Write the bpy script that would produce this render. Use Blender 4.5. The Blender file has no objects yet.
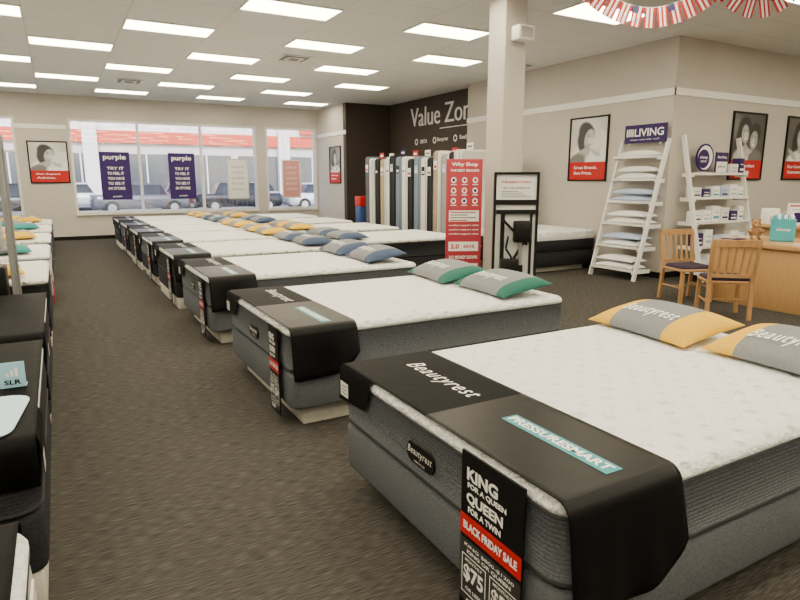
import bpy, math, random
from mathutils import Matrix, Vector
random.seed(7)
SC=bpy.context.scene
COL=SC.collection
H=3.78

# ------------------------------------------------------------------ materials
_m={}
def M(name,col,rough=.6,metal=0.,var=.0,vs=30.,bump=0.,bs=200.,emit=None,es=1.,spec=.5,tex=None):
    if name in _m: return _m[name]
    m=bpy.data.materials.new(name); m.use_nodes=True
    nt=m.node_tree; b=nt.nodes['Principled BSDF']
    c=(col[0],col[1],col[2],1)
    b.inputs['Base Color'].default_value=c
    b.inputs['Roughness'].default_value=rough
    b.inputs['Metallic'].default_value=metal
    b.inputs['Specular IOR Level'].default_value=spec
    tc=nt.nodes.new('ShaderNodeTexCoord')
    if var>0:
        n=nt.nodes.new('ShaderNodeTexNoise'); n.inputs['Scale'].default_value=vs
        n.inputs['Detail'].default_value=4
        nt.links.new(tc.outputs['Object'],n.inputs['Vector'])
        r=nt.nodes.new('ShaderNodeValToRGB')
        r.color_ramp.elements[0].position=.3; r.color_ramp.elements[1].position=.7
        r.color_ramp.elements[0].color=(c[0]*(1-var),c[1]*(1-var),c[2]*(1-var),1)
        r.color_ramp.elements[1].color=(min(1,c[0]*(1+var)),min(1,c[1]*(1+var)),min(1,c[2]*(1+var)),1)
        nt.links.new(n.outputs['Fac'],r.inputs['Fac']); nt.links.new(r.outputs['Color'],b.inputs['Base Color'])
    if bump>0:
        n2=nt.nodes.new('ShaderNodeTexNoise'); n2.inputs['Scale'].default_value=bs
        nt.links.new(tc.outputs['Object'],n2.inputs['Vector'])
        bp=nt.nodes.new('ShaderNodeBump'); bp.inputs['Strength'].default_value=bump; bp.inputs['Distance'].default_value=.01
        nt.links.new(n2.outputs['Fac'],bp.inputs['Height']); nt.links.new(bp.outputs['Normal'],b.inputs['Normal'])
    if emit:
        b.inputs['Emission Color'].default_value=(*emit,1); b.inputs['Emission Strength'].default_value=es
    _m[name]=m
    return m

def quilt_white(name,col,scale=9.):
    if name in _m: return _m[name]
    m=M(name,col,.85)
    nt=m.node_tree; b=nt.nodes['Principled BSDF']
    tc=nt.nodes.new('ShaderNodeTexCoord')
    mp=nt.nodes.new('ShaderNodeMapping'); mp.inputs['Rotation'].default_value=(0,0,.785)
    nt.links.new(tc.outputs['Object'],mp.inputs['Vector'])
    v=nt.nodes.new('ShaderNodeTexVoronoi'); v.feature='F1'; v.inputs['Scale'].default_value=scale
    v.inputs['Randomness'].default_value=.12
    nt.links.new(mp.outputs['Vector'],v.inputs['Vector'])
    n=nt.nodes.new('ShaderNodeTexNoise'); n.inputs['Scale'].default_value=60
    nt.links.new(tc.outputs['Object'],n.inputs['Vector'])
    mr=nt.nodes.new('ShaderNodeMapRange'); mr.inputs['From Min'].default_value=0; mr.inputs['From Max'].default_value=.25
    nt.links.new(v.outputs['Distance'],mr.inputs['Value'])
    ad=nt.nodes.new('ShaderNodeMath'); ad.operation='MULTIPLY_ADD'; ad.inputs[1].default_value=.6
    nt.links.new(n.outputs['Fac'],ad.inputs[0]); nt.links.new(mr.outputs['Result'],ad.inputs[2])
    bp=nt.nodes.new('ShaderNodeBump'); bp.inputs['Strength'].default_value=1.0; bp.inputs['Distance'].default_value=.03
    nt.links.new(ad.outputs[0],bp.inputs['Height']); nt.links.new(bp.outputs['Normal'],b.inputs['Normal'])
    r=nt.nodes.new('ShaderNodeValToRGB')
    r.color_ramp.elements[0].position=.0; r.color_ramp.elements[1].position=.5
    r.color_ramp.elements[0].color=(col[0]*.66,col[1]*.64,col[2]*.62,1); r.color_ramp.elements[1].color=(*col,1)
    nt.links.new(mr.outputs['Result'],r.inputs['Fac']); nt.links.new(r.outputs['Color'],b.inputs['Base Color'])
    return m

def knit(name,c0,c1,bump=.22):
    """woven side fabric: fine heather and soft horizontal ribs"""
    if name in _m: return _m[name]
    m=M(name,c0,.9,spec=.2)
    nt=m.node_tree; b=nt.nodes['Principled BSDF']
    tc=nt.nodes.new('ShaderNodeTexCoord')
    n=nt.nodes.new('ShaderNodeTexNoise'); n.inputs['Scale'].default_value=260; n.inputs['Detail'].default_value=1
    mp=nt.nodes.new('ShaderNodeMapping'); mp.inputs['Scale'].default_value=(.3,.3,1)
    nt.links.new(tc.outputs['Object'],mp.inputs['Vector']); nt.links.new(mp.outputs['Vector'],n.inputs['Vector'])
    r=nt.nodes.new('ShaderNodeValToRGB')
    r.color_ramp.elements[0].position=.30; r.color_ramp.elements[1].position=.70
    r.color_ramp.elements[0].color=(*c0,1); r.color_ramp.elements[1].color=(*c1,1)
    nt.links.new(n.outputs['Fac'],r.inputs['Fac']); nt.links.new(r.outputs['Color'],b.inputs['Base Color'])
    w=nt.nodes.new('ShaderNodeTexWave'); w.bands_direction='Z'; w.inputs['Scale'].default_value=20; w.inputs['Distortion'].default_value=.8
    nt.links.new(tc.outputs['Object'],w.inputs['Vector'])
    bp=nt.nodes.new('ShaderNodeBump'); bp.inputs['Strength'].default_value=bump; bp.inputs['Distance'].default_value=.005
    nt.links.new(w.outputs['Fac'],bp.inputs['Height']); nt.links.new(bp.outputs['Normal'],b.inputs['Normal'])
    return m

def carpet():
    m=M('carpet_loop',(.06,.053,.045),.95,spec=.03)
    nt=m.node_tree; b=nt.nodes['Principled BSDF']
    tc=nt.nodes.new('ShaderNodeTexCoord')
    mp=nt.nodes.new('ShaderNodeMapping'); mp.inputs['Scale'].default_value=(14,210,1)
    nt.links.new(tc.outputs['Object'],mp.inputs['Vector'])
    n=nt.nodes.new('ShaderNodeTexNoise'); n.inputs['Scale'].default_value=1; n.inputs['Detail'].default_value=0
    nt.links.new(mp.outputs['Vector'],n.inputs['Vector'])
    r=nt.nodes.new('ShaderNodeValToRGB')
    e=r.color_ramp.elements
    e[0].position=.34; e[0].color=(.042,.039,.036,1)
    e[1].position=.70; e[1].color=(.088,.082,.075,1)
    nt.links.new(n.outputs['Fac'],r.inputs['Fac'])
    nt.links.new(r.outputs['Color'],b.inputs['Base Color'])
    return m

def ceiling_tile():
    m=M('ceiling_tile',(.42,.41,.39),.9)
    nt=m.node_tree; b=nt.nodes['Principled BSDF']
    tc=nt.nodes.new('ShaderNodeTexCoord')
    mp=nt.nodes.new('ShaderNodeMapping'); mp.inputs['Location'].default_value=(-1.05,-5.845,0)
    nt.links.new(tc.outputs['Object'],mp.inputs['Vector'])
    br=nt.nodes.new('ShaderNodeTexBrick'); br.offset=0; br.squash=1
    br.inputs['Scale'].default_value=1; br.inputs['Brick Width'].default_value=1.22; br.inputs['Row Height'].default_value=.61
    br.inputs['Mortar Size'].default_value=.012; br.inputs['Mortar Smooth'].default_value=.1
    br.inputs['Color1'].default_value=(.73,.745,.75,1); br.inputs['Color2'].default_value=(.71,.725,.73,1)
    br.inputs['Mortar'].default_value=(.60,.61,.61,1)
    nt.links.new(mp.outputs['Vector'],br.inputs['Vector']); nt.links.new(br.outputs['Color'],b.inputs['Base Color'])
    return m

def glass_mat():
    m=bpy.data.materials.new('window_glass'); m.use_nodes=True
    nt=m.node_tree; nt.nodes.remove(nt.nodes['Principled BSDF'])
    o=nt.nodes['Material Output']
    t=nt.nodes.new('ShaderNodeBsdfTransparent'); g=nt.nodes.new('ShaderNodeBsdfGlossy'); g.inputs['Roughness'].default_value=.02
    mx=nt.nodes.new('ShaderNodeMixShader'); mx.inputs[0].default_value=.05
    nt.links.new(t.outputs[0],mx.inputs[1]); nt.links.new(g.outputs[0],mx.inputs[2]); nt.links.new(mx.outputs[0],o.inputs['Surface'])
    return m

def wood_mat(name,c0,c1):
    m=M(name,c0,.4,spec=.3)
    nt=m.node_tree; b=nt.nodes['Principled BSDF']
    tc=nt.nodes.new('ShaderNodeTexCoord'); mp=nt.nodes.new('ShaderNodeMapping'); mp.inputs['Scale'].default_value=(14,14,1.5)
    nt.links.new(tc.outputs['Object'],mp.inputs['Vector'])
    n=nt.nodes.new('ShaderNodeTexNoise'); n.inputs['Scale'].default_value=3; n.inputs['Detail'].default_value=6; n.inputs['Distortion'].default_value=.8
    nt.links.new(mp.outputs['Vector'],n.inputs['Vector'])
    r=nt.nodes.new('ShaderNodeValToRGB'); r.color_ramp.elements[0].position=.25; r.color_ramp.elements[1].position=.75
    r.color_ramp.elements[0].color=(*c0,1); r.color_ramp.elements[1].color=(*c1,1)
    nt.links.new(n.outputs['Fac'],r.inputs['Fac']); nt.links.new(r.outputs['Color'],b.inputs['Base Color'])
    return m

def print_photo_mat():
    m=M('monochrome_photo_print',(.5,.5,.5),.45)
    nt=m.node_tree; b=nt.nodes['Principled BSDF']
    a=nt.nodes.new('ShaderNodeAttribute'); a.attribute_name='tone'
    nt.links.new(a.outputs['Color'],b.inputs['Base Color'])
    return m

WALL=M('wall_paint_taupe',(.52,.485,.45),.85,var=.02,vs=3)
BROWN=M('wall_paint_brown',(.045,.032,.026),.7,var=.03,vs=3)
TRIM=M('trim_white',(.82,.82,.81),.5)
FRAMEW=M('window_frame_white',(.72,.72,.70),.4)
CARPET=carpet(); CEIL=ceiling_tile(); GLASS=glass_mat(); PHOTO=print_photo_mat()
QW=quilt_white('quilt_white',(.84,.84,.86)); QC=quilt_white('quilt_cream',(.80,.79,.765),8)
GREY=knit('knit_grey',(.060,.066,.080),(.130,.139,.160)); LGREY=knit('knit_light_grey',(.24,.24,.25),(.38,.38,.39))
BOXG=knit('knit_box_grey',(.080,.087,.101),(.122,.131,.149),.06); DARK=knit('knit_dark',(.010,.010,.014),(.025,.025,.030)); BOXD=knit('knit_box_dark',(.012,.012,.015),(.025,.025,.030),.06)
WHS=knit('knit_white',(.64,.63,.61),(.76,.75,.73),.3); TANS=knit('knit_tan',(.34,.26,.17),(.46,.37,.26),.3); BLS=knit('knit_blue_grey',(.14,.18,.25),(.22,.27,.36),.3)
PIPE=M('piping_dark',(.02,.022,.027),.7)
VINYL=M('fabric_black',(.0022,.0022,.0028),.65,bump=.25,bs=6,spec=.10)
VINYLG=M('vinyl_black_glossy',(.003,.003,.004),.36,bump=.15,bs=5,spec=.16)
CREAM=M('plinth_cream',(.62,.60,.53),.6,var=.04)
WHITE=M('print_white',(.85,.85,.85),.6); BLACK=M('print_black',(.004,.004,.005),.5,spec=.2)
RED=M('print_red',(.48,.010,.010),.5,spec=.3); TEAL=M('print_teal',(.040,.28,.34),.5,spec=.3); PURP=M('print_purple',(.026,.008,.10),.5,spec=.3)
SILV=M('print_silver',(.42,.43,.46),.5)
PG=M('pillow_grey',(.20,.205,.225),.85,var=.06,vs=60,bump=.2,bs=60); PY=M('pillow_yellow',(.68,.40,.02),.85,bump=.2,bs=60)
PGR=M('pillow_green',(.012,.115,.09),.85,bump=.2,bs=60); PB=M('pillow_blue',(.04,.068,.14),.85,bump=.2,bs=60)
PW=M('pillow_white',(.80,.80,.82),.85,bump=.25,bs=20); PLB=M('pillow_pale_blue',(.42,.50,.72),.85,bump=.25,bs=20); PT=M('pillow_teal',(.02,.24,.24),.85)
OAK=wood_mat('oak_honey',(.44,.25,.10),(.50,.30,.13)); OAK2=wood_mat('oak_chair',(.36,.19,.08),(.47,.27,.12))
SEAT=M('seat_purple',(.022,.010,.030),.8,var=.1)
SHELF=M('shelf_white',(.82,.82,.82),.45)
METAL=M('metal_grey',(.45,.45,.46),.35,metal=.8); MBLK=M('metal_black',(.008,.008,.008),.4,spec=.2); RACKG=M('rack_grey',(.20,.20,.21),.5)
G1=M('print_grey_dark',(.025,.025,.025),.5); G2=M('print_grey_mid',(.15,.15,.15),.5); G3=M('print_grey_light',(.46,.46,.46),.5); G4=M('print_grey_pale',(.70,.70,.70),.5)
GREEN=M('print_green',(.02,.25,.06),.5)

# ------------------------------------------------------------------ mesh builder
_txt={}
def text_geo(s,bold,shear):
    k=(s,bold,shear)
    if k in _txt: return _txt[k]
    cu=bpy.data.curves.new('t','FONT'); cu.body=s; cu.size=1; cu.offset=bold; cu.shear=shear; cu.resolution_u=3
    cu.align_x='CENTER'
    if shear>.1: cu.space_character=1.16
    o=bpy.data.objects.new('t',cu); COL.objects.link(o)
    dg=bpy.context.evaluated_depsgraph_get(); me=bpy.data.meshes.new_from_object(o.evaluated_get(dg))
    vs=[v.co.copy() for v in me.vertices]; fs=[tuple(p.vertices) for p in me.polygons]
    bpy.data.objects.remove(o); bpy.data.curves.remove(cu); bpy.data.meshes.remove(me)
    x0=min(v.x for v in vs);x1=max(v.x for v in vs);y0=min(v.y for v in vs);y1=max(v.y for v in vs)
    vs=[((v.x-(x0+x1)/2)/(x1-x0),(v.y-(y0+y1)/2)/(y1-y0)) for v in vs]
    _txt[k]=(vs,fs,(x1-x0)/(y1-y0)); return _txt[k]

def FR(o,x,y):
    x=Vector(x).normalized(); y=Vector(y).normalized(); z=x.cross(y)
    return Matrix(((x.x,y.x,z.x,o[0]),(x.y,y.y,z.y,o[1]),(x.z,y.z,z.z,o[2]),(0,0,0,1)))

def rrect(x0,x1,y0,y1,r,n):
    pts=[]
    r=max(r,.0005)
    for cx,cy,a in ((x1-r,y1-r,0),(x0+r,y1-r,90),(x0+r,y0+r,180),(x1-r,y0+r,270)):
        for i in range(n+1):
            t=math.radians(a+90*i/n); pts.append((cx+r*math.cos(t),cy+r*math.sin(t)))
    return pts

class MB:
    def __init__(s): s.v=[];s.f=[];s.m=[];s.s=[];s.mats=[]; s.tone={}
    def mi(s,mat):
        if mat not in s.mats: s.mats.append(mat)
        return s.mats.index(mat)
    def add(s,vs,fs,mat,smooth=False,T=None):
        o=len(s.v)
        for v in vs:
            v=Vector(v)
            if T is not None: v=T@v
            s.v.append(tuple(v))
        for i,f in enumerate(fs):
            s.f.append(tuple(o+k for k in f)); s.m.append(s.mi(mat[i] if isinstance(mat,list) else mat)); s.s.append(smooth)
        return s
    def box(s,a,b,mat,T=None):
        x0,y0,z0=a;x1,y1,z1=b
        vs=[(x0,y0,z0),(x1,y0,z0),(x1,y1,z0),(x0,y1,z0),(x0,y0,z1),(x1,y0,z1),(x1,y1,z1),(x0,y1,z1)]
        return s.add(vs,[(0,3,2,1),(4,5,6,7),(0,1,5,4),(1,2,6,5),(2,3,7,6),(3,0,4,7)],mat,False,T)
    def loft(s,x0,x1,y0,y1,lv,r,mat,n=5,smooth=True,T=None):
        vs=[];fs=[];ms=[];N=4*(n+1)
        for l in lv:
            i=l[0]; 
            for p in rrect(x0+i,x1-i,y0+i,y1-i,max(r-i,.004),n): vs.append((p[0],p[1],l[1]))
        for k in range(len(lv)-1):
            mm=lv[k][2] if len(lv[k])>2 else mat
            for j in range(N):
                fs.append((k*N+j,k*N+(j+1)%N,(k+1)*N+(j+1)%N,(k+1)*N+j)); ms.append(mm)
        s.add(vs,fs,ms,smooth,T)
        last=lv[-1][2] if len(lv[-1])>2 else mat
        top=[vs[(len(lv)-1)*N+j] for j in range(N)]; s.add(top,[tuple(range(N))],last,smooth,T)
        bot=[vs[j] for j in range(N)]; f0=lv[0][2] if len(lv[0])>2 else mat
        s.add(bot,[tuple(reversed(range(N)))],f0,False,T)
        return s
    def rbox(s,a,b,mat,r=.02,e=.008,T=None,n=3):
        e=min(e,(b[2]-a[2])*.4)
        return s.loft(a[0],b[0],a[1],b[1],[(e,a[2]),(e*.3,a[2]+e*.3),(0,a[2]+e),(0,b[2]-e),(e*.3,b[2]-e*.3),(e,b[2])],r,mat,n,True,T)
    def cyl(s,p0,p1,r0,r1,mat,n=14,smooth=True,T=None):
        p0=Vector(p0);p1=Vector(p1);d=(p1-p0).normalized()
        a=d.orthogonal().normalized();b=d.cross(a)
        vs=[]
        for p,r in((p0,r0),(p1,r1)):
            for i in range(n):
                t=2*math.pi*i/n; vs.append(p+a*r*math.cos(t)+b*r*math.sin(t))
        s.add(vs,[(i,(i+1)%n,n+(i+1)%n,n+i) for i in range(n)],mat,smooth,T)
        s.add(vs[:n],[tuple(reversed(range(n)))],mat,False,T); s.add(vs[n:],[tuple(range(n))],mat,False,T)
        return s
    def bar(s,p0,p1,w,d,mat,T=None,side=(0,1,0)):
        """rectangular bar from p0 to p1, w along 'side', d the other way"""
        p0=Vector(p0);p1=Vector(p1);z=(p1-p0).normalized();x=Vector(side);x=(x-z*x.dot(z)).normalized();y=z.cross(x)
        vs=[]
        for p in(p0,p1):
            for a,b in((-1,-1),(1,-1),(1,1),(-1,1)): vs.append(p+x*a*w/2+y*b*d/2)
        return s.add(vs,[(3,2,1,0),(4,5,6,7),(0,1,5,4),(1,2,6,5),(2,3,7,6),(3,0,4,7)],mat,False,T)
    def tube(s,pts,r,mat,n=8,T=None):
        for i in range(len(pts)-1): s.cyl(pts[i],pts[i+1],r,r,mat,n,True,T)
        return s
    def ell(s,c,rad,mat,nu=16,nv=10,T=None):
        vs=[];fs=[]
        for j in range(nv+1):
            p=math.pi*j/nv-math.pi/2
            for i in range(nu):
                t=2*math.pi*i/nu; vs.append((c[0]+rad[0]*math.cos(p)*math.cos(t),c[1]+rad[1]*math.cos(p)*math.sin(t),c[2]+rad[2]*math.sin(p)))
        for j in range(nv):
            for i in range(nu): fs.append((j*nu+i,j*nu+(i+1)%nu,(j+1)*nu+(i+1)%nu,(j+1)*nu+i))
        return s.add(vs,fs,mat,True,T)
    def quad(s,x0,x1,y0,y1,mat,T,z=0):
        return s.add([(x0,y0,z),(x1,y0,z),(x1,y1,z),(x0,y1,z)],[(0,1,2,3)],mat,False,T)
    def poly(s,pts,mat,T,z=0):
        return s.add([(p[0],p[1],z) for p in pts],[tuple(range(len(pts)))],mat,False,T)
    def disc(s,cx,cy,rx,ry,mat,T,z=0,n=24,rot=0):
        c,q=math.cos(rot),math.sin(rot); pts=[]
        for i in range(n):
            a=2*math.pi*i/n; x=rx*math.cos(a);y=ry*math.sin(a); pts.append((cx+x*c-y*q,cy+x*q+y*c))
        return s.poly(pts,mat,T,z)
    def text(s,t,cx,cy,w,h,mat,T,z=.002,bold=.02,shear=0,f=None):
        """centred on cx,cy; fitted to w (h None keeps proportion)"""
        vs,fs,asp=text_geo(t,bold,shear)
        if h is None: h=w/asp
        if w is None: w=h*asp
        out=[]
        for v in vs:
            x=cx+v[0]*w;y=cy+v[1]*h
            out.append((x,y,z if f is None else f(x,y)+z))
        return s.add(out,fs,mat,False,T)
    def obj(s,name,parent=None,loc=(0,0,0),rot=0,label=None,cat=None,kind=None,group=None):
        me=bpy.data.meshes.new(name); me.from_pydata(s.v,[],s.f)
        for m in s.mats: me.materials.append(m)
        me.polygons.foreach_set('material_index',s.m); me.polygons.foreach_set('use_smooth',s.s); me.update()
        if s.tone:
            at=me.color_attributes.new('tone','FLOAT_COLOR','POINT')
            for i in range(len(s.v)):
                g=s.tone.get(i,.5); at.data[i].color=(g,g,g,1)
        o=bpy.data.objects.new(name,me); COL.objects.link(o)
        o.location=loc; o.rotation_euler=(0,0,rot) if not isinstance(rot,tuple) else rot
        tag(o,parent,label,cat,kind,group); return o
def tag(o,parent=None,label=None,cat=None,kind=None,group=None):
    if parent is not None: o.parent=parent
    if label: o['label']=label
    if cat: o['category']=cat
    if kind: o['kind']=kind
    if group: o['group']=group
def empty(name,loc,rot=0,label=None,cat=None,group=None):
    o=bpy.data.objects.new(name,None); o.empty_display_size=.2; COL.objects.link(o)
    o.location=loc; o.rotation_euler=(0,0,rot) if not isinstance(rot,tuple) else rot
    tag(o,None,label,cat,None,group); return o
def dup(root,loc,rot=None,label=None,group=None):
    n=root.copy(); COL.objects.link(n); n.location=loc
    if rot is not None: n.rotation_euler=(0,0,rot) if not isinstance(rot,tuple) else rot
    if label: n['label']=label
    if group: n['group']=group
    def rec(src,dst):
        for c in list(src.children):
            k=c.copy(); COL.objects.link(k); k.parent=dst; rec(c,k)
    rec(root,n); return n

# ------------------------------------------------------------------ room shell
def S(name,boxes,mat):
    b=MB()
    for x in boxes: b.box(x[0],x[1],x[2] if len(x)>2 else mat)
    return b.obj(name,kind='structure')
XL,XR,YF,YB=-5.,14.,-4.,18.6
S('floor',[((XL-.2,YF-.2,-.1),(XR+.2,YB+.2,0))],CARPET)
S('ceiling',[((XL-.2,YF-.2,H),(XR+.2,YB+.2,H+.15))],CEIL)
S('wall_left',[((XL-.2,YF,0),(XL,YB,H))],WALL)
S('wall_front',[((XL-.2,YF-.2,0),(XR+.2,YF,H))],WALL)
S('wall_right',[((XR,YF,0),(XR+.2,6.45,H))],WALL)
W0,W1=YB,YB+.2
S('wall_back',[((XL-.2,W0,0),(-3.6,W1,H)),((-3.6,W0,3.2),(-.78,W1,H)),((-.78,W0,0),(.42,W1,H)),((.42,W0,0),(5.45,W1,.7)),((.42,W0,3.2),(5.45,W1,H)),
 ((5.45,W0,0),(5.74,W1,H)),((5.74,W0,0),(7.4,W1,.7)),((5.74,W0,3.2),(7.4,W1,H)),((7.4,W0,0),(7.65,W1,H))],WALL)
S('wall_side',[((7.45,16.6,0),(7.65,YB,H))],WALL)
S('wall_recess_end',[((7.45,16.4,0),(9.1,16.6,H))],BROWN)
S('wall_recess',[((8.9,11.98,0),(9.1,16.4,H))],BROWN)
S('wall_value',[((8.57,6.45,0),(8.77,11.98,H)),((8.77,11.8,0),(9.1,11.98,H))],WALL)
S('wall_niche',[((8.77,6.45,0),(XR+.2,6.65,H))],WALL)
TZ0,TZ1=2.91,3.02
S('trim_1',[((8.55,6.43,TZ0),(8.57,11.98,TZ1)),((8.55,6.43,TZ0),(XR,6.45,TZ1))],TRIM)
S('trim_2',[((7.43,16.4,TZ0),(7.45,YB,TZ1))],TRIM)
S('trim_3',[((-.78,YB-.02,TZ0),(.38,YB,TZ1))],TRIM)
S('baseboard_right',[((8.555,6.435,0),(8.57,11.98,.1)),((8.57,6.435,0),(XR,6.45,.1))],MBLK)
S('baseboard_back',[((-.78,YB-.015,0),(7.4,YB,.1))],MBLK)
def window(name,x0,x1,z0,z1,mull,hbar=None):
    b=MB(); t=.06
    b.box((x0,W0+.02,z0),(x1,W1-.02,z0+t),FRAMEW).box((x0,W0+.02,z1-t),(x1,W1-.02,z1),FRAMEW)
    for x in [x0+t/2,x1-t/2]+mull: b.box((x-t/2,W0+.02,z0+t),(x+t/2,W1-.02,z1-t),FRAMEW)
    if hbar: b.box((x0+t,W0+.03,hbar),(x1-t,W1-.03,hbar+t),FRAMEW)
    b.box((x0+t,W0+.09,z0+t),(x1-t,W0+.10,z1-t),GLASS)
    b.box((x0,W0-.06,z0-.04),(x1,W0+.02,z0),FRAMEW)
    return b.obj(name,kind='structure')
window('window_1',.42,5.45,.7,3.2,[2.12,3.82])
window('window_2',5.74,7.4,.7,3.2,[])
window('door_1',-3.6,-.78,.0,3.2,[-2.7,-1.7],2.3)

# square column with a speaker
CX,CY=5.05,6.25
c=MB(); c.rbox((-.165,-.165,0),(.165,.165,H),WALL,r=.01,e=.001); c.box((-.175,-.175,0),(.175,.175,.1),MBLK)
c.obj('column',loc=(CX,CY,0),kind='structure')
b=MB(); b.rbox((-.12,-.08,-.085),(.12,.08,.085),WHITE,r=.02,e=.02).box((-.02,.08,-.02),(.02,.10,.02),METAL)
b.quad(-.09,.09,-.06,.06,G3,FR((0,-.081,0),(1,0,0),(0,0,1)))
b.obj('wall_speaker',loc=(CX+.02,CY-.266,3.33),label='small white speaker box mounted high on the square column',cat='speaker')

# ------------------------------------------------------------------ ceiling lights
LP=M('troffer_diffuser',(.9,.85,.7),.5,emit=(1,.885,.62),es=18.5); LF=M('troffer_frame',(.8,.8,.78),.5)
b=MB()
for a in [((-.61,-.305,-.02),(.61,-.285,0)),((-.61,.285,-.02),(.61,.305,0)),((-.61,-.285,-.02),(-.59,.285,0)),((.59,-.285,-.02),(.61,.285,0))]: b.box(a[0],a[1],LF)
LR=b.obj('ceiling_light',loc=(0,0,0),label='recessed fluorescent troffer with a warm white diffuser in the ceiling',cat='ceiling light',group='recessed ceiling troffers')
d=MB(); d.box((-.59,-.285,-.012),(.59,.285,-.002),LP); d.obj('diffuser',parent=LR)
first=True
for k in range(-5,7):
    for j in range(-5,10):
        if (j+k)%2: continue
        x=1.66+1.22*j; y=6.15+1.83*k
        if x>7.2 and y>5.9: continue
        if x<XL+.7 or x>XR-.7 or y<YF+.4 or y>YB-.4: continue
        if first: LR.location=(x,y,H); first=False
        else: dup(LR,(x,y,H))
b=MB()
for i in range(4):
    a=.3-.07*i; z=-.012-.006*i
    b.loft(-a,a,-a,a,[(0,z),(.02,z+.01)],.01,[LF,G2][i%2],n=1,smooth=False)
V=b.obj('air_vent',loc=(4.0,11.05,H),label='square metal air diffuser set in the ceiling grid',cat='air vent',group='ceiling air vents')
dup(V,(1.65,15.3,H)); dup(V,(8.0,9.6,H))

# ------------------------------------------------------------------ beds
L=2.33;Wd=1.58
def make_bed(style,L=L):
    side,box,top,inset,base=style
    E=empty('bed',(0,0,0))
    b=MB(); i=inset
    b.rbox((-L/2+i,-Wd/2+min(i,.12),0),(L/2-.1,Wd/2-min(i,.12),.14),base,r=.01,e=.003)
    b.obj('bed_base',parent=E)
    b=MB()
    b.loft(-L/2,L/2,-Wd/2,Wd/2,[(.02,.14),(.004,.15),(0,.165),(0,.355),(.005,.37),(.02,.378)],.07,box,n=6); b.obj('box_spring',parent=E)
    b=MB()
    b.loft(-L/2,L/2,-Wd/2,Wd/2,[(.02,.38,side),(.0,.392,PIPE),(-.007,.400,PIPE),(0,.408,side),(-.008,.50,side),(0,.612,PIPE),(-.006,.619,PIPE),(0,.626,side)],.09,side,n=6)
    m=b.obj('mattress',parent=E)
    b=MB()
    b.loft(-L/2,L/2,-Wd/2,Wd/2,[(.002,.627),(-.005,.637),(-.005,.648),(.004,.662),(.02,.673),(.05,.68),(.12,.684),(.3,.686)],.09,top,n=6)
    b.obj('quilted_top',parent=m)
    return E,m
S1=make_bed((GREY,BOXG,QW,.25,CREAM)); S2=make_bed((GREY,BOXG,QW,.1,CREAM)); S3=make_bed((DARK,BOXD,QC,.02,CREAM))
S4=make_bed((GREY,BOXD,QC,.05,CREAM)); S5=make_bed((WHS,LGREY,QW,.08,MBLK))
for (E,m) in (S1,S2):
    T=FR((-L/2-.0115,.0,.505),(0,-1,0),(0,0,1))
    b=MB()
    b.loft(-.11,.11,-.048,.048,[(0,0),(.002,.004),(.006,.006)],.045,BLACK,n=6,T=T)
    b.text('Beautyrest',0,.005,.185,.042,WHITE,T,z=.0075,bold=.0,shear=.3); b.text('HARMONY LUX',0,-.031,.08,.009,WHITE,T,z=.0075,bold=0)
    b.obj('logo_patch',parent=m,label='black oval maker patch with white script')

def place_bed(S_,foot_x,y0,face=1,label='',group='display beds',z=0):
    """face=1: foot towards -X"""
    E=S_[0]; cx=foot_x+face*L/2; cy=y0+Wd/2
    rot=0 if face==1 else math.pi
    if not E.get('category'):
        E.location=(cx,cy,z); E.rotation_euler=(0,0,rot); o=E
    else: o=dup(E,(cx,cy,z),rot)
    o['label']=label; o['category']='bed'; o['group']=group
    return o

FX=1.19
rows=[1.13,3.5,5.82,7.82,9.75,11.65,13.5,15.35]
labs=['queen bed with grey knit sides, quilted white top and black runner','grey-sided queen bed with white quilted top and green-ended pillows',
 'grey-sided display bed with a black runner and blue pillows','dark-sided display bed with cream top and blue-ended pillows','grey display bed with a black runner over its foot',
 'dark-sided display bed with a cream quilted top','grey-sided display bed with blue-ended pillows','dark-sided display bed next to the shop windows']
styles=[S1,S2,S2,S3,S4,S3,S4,S3]
for y,s,l in zip(rows,styles,labs): place_bed(s,FX,y,1,l,'aisle display beds')

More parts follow.
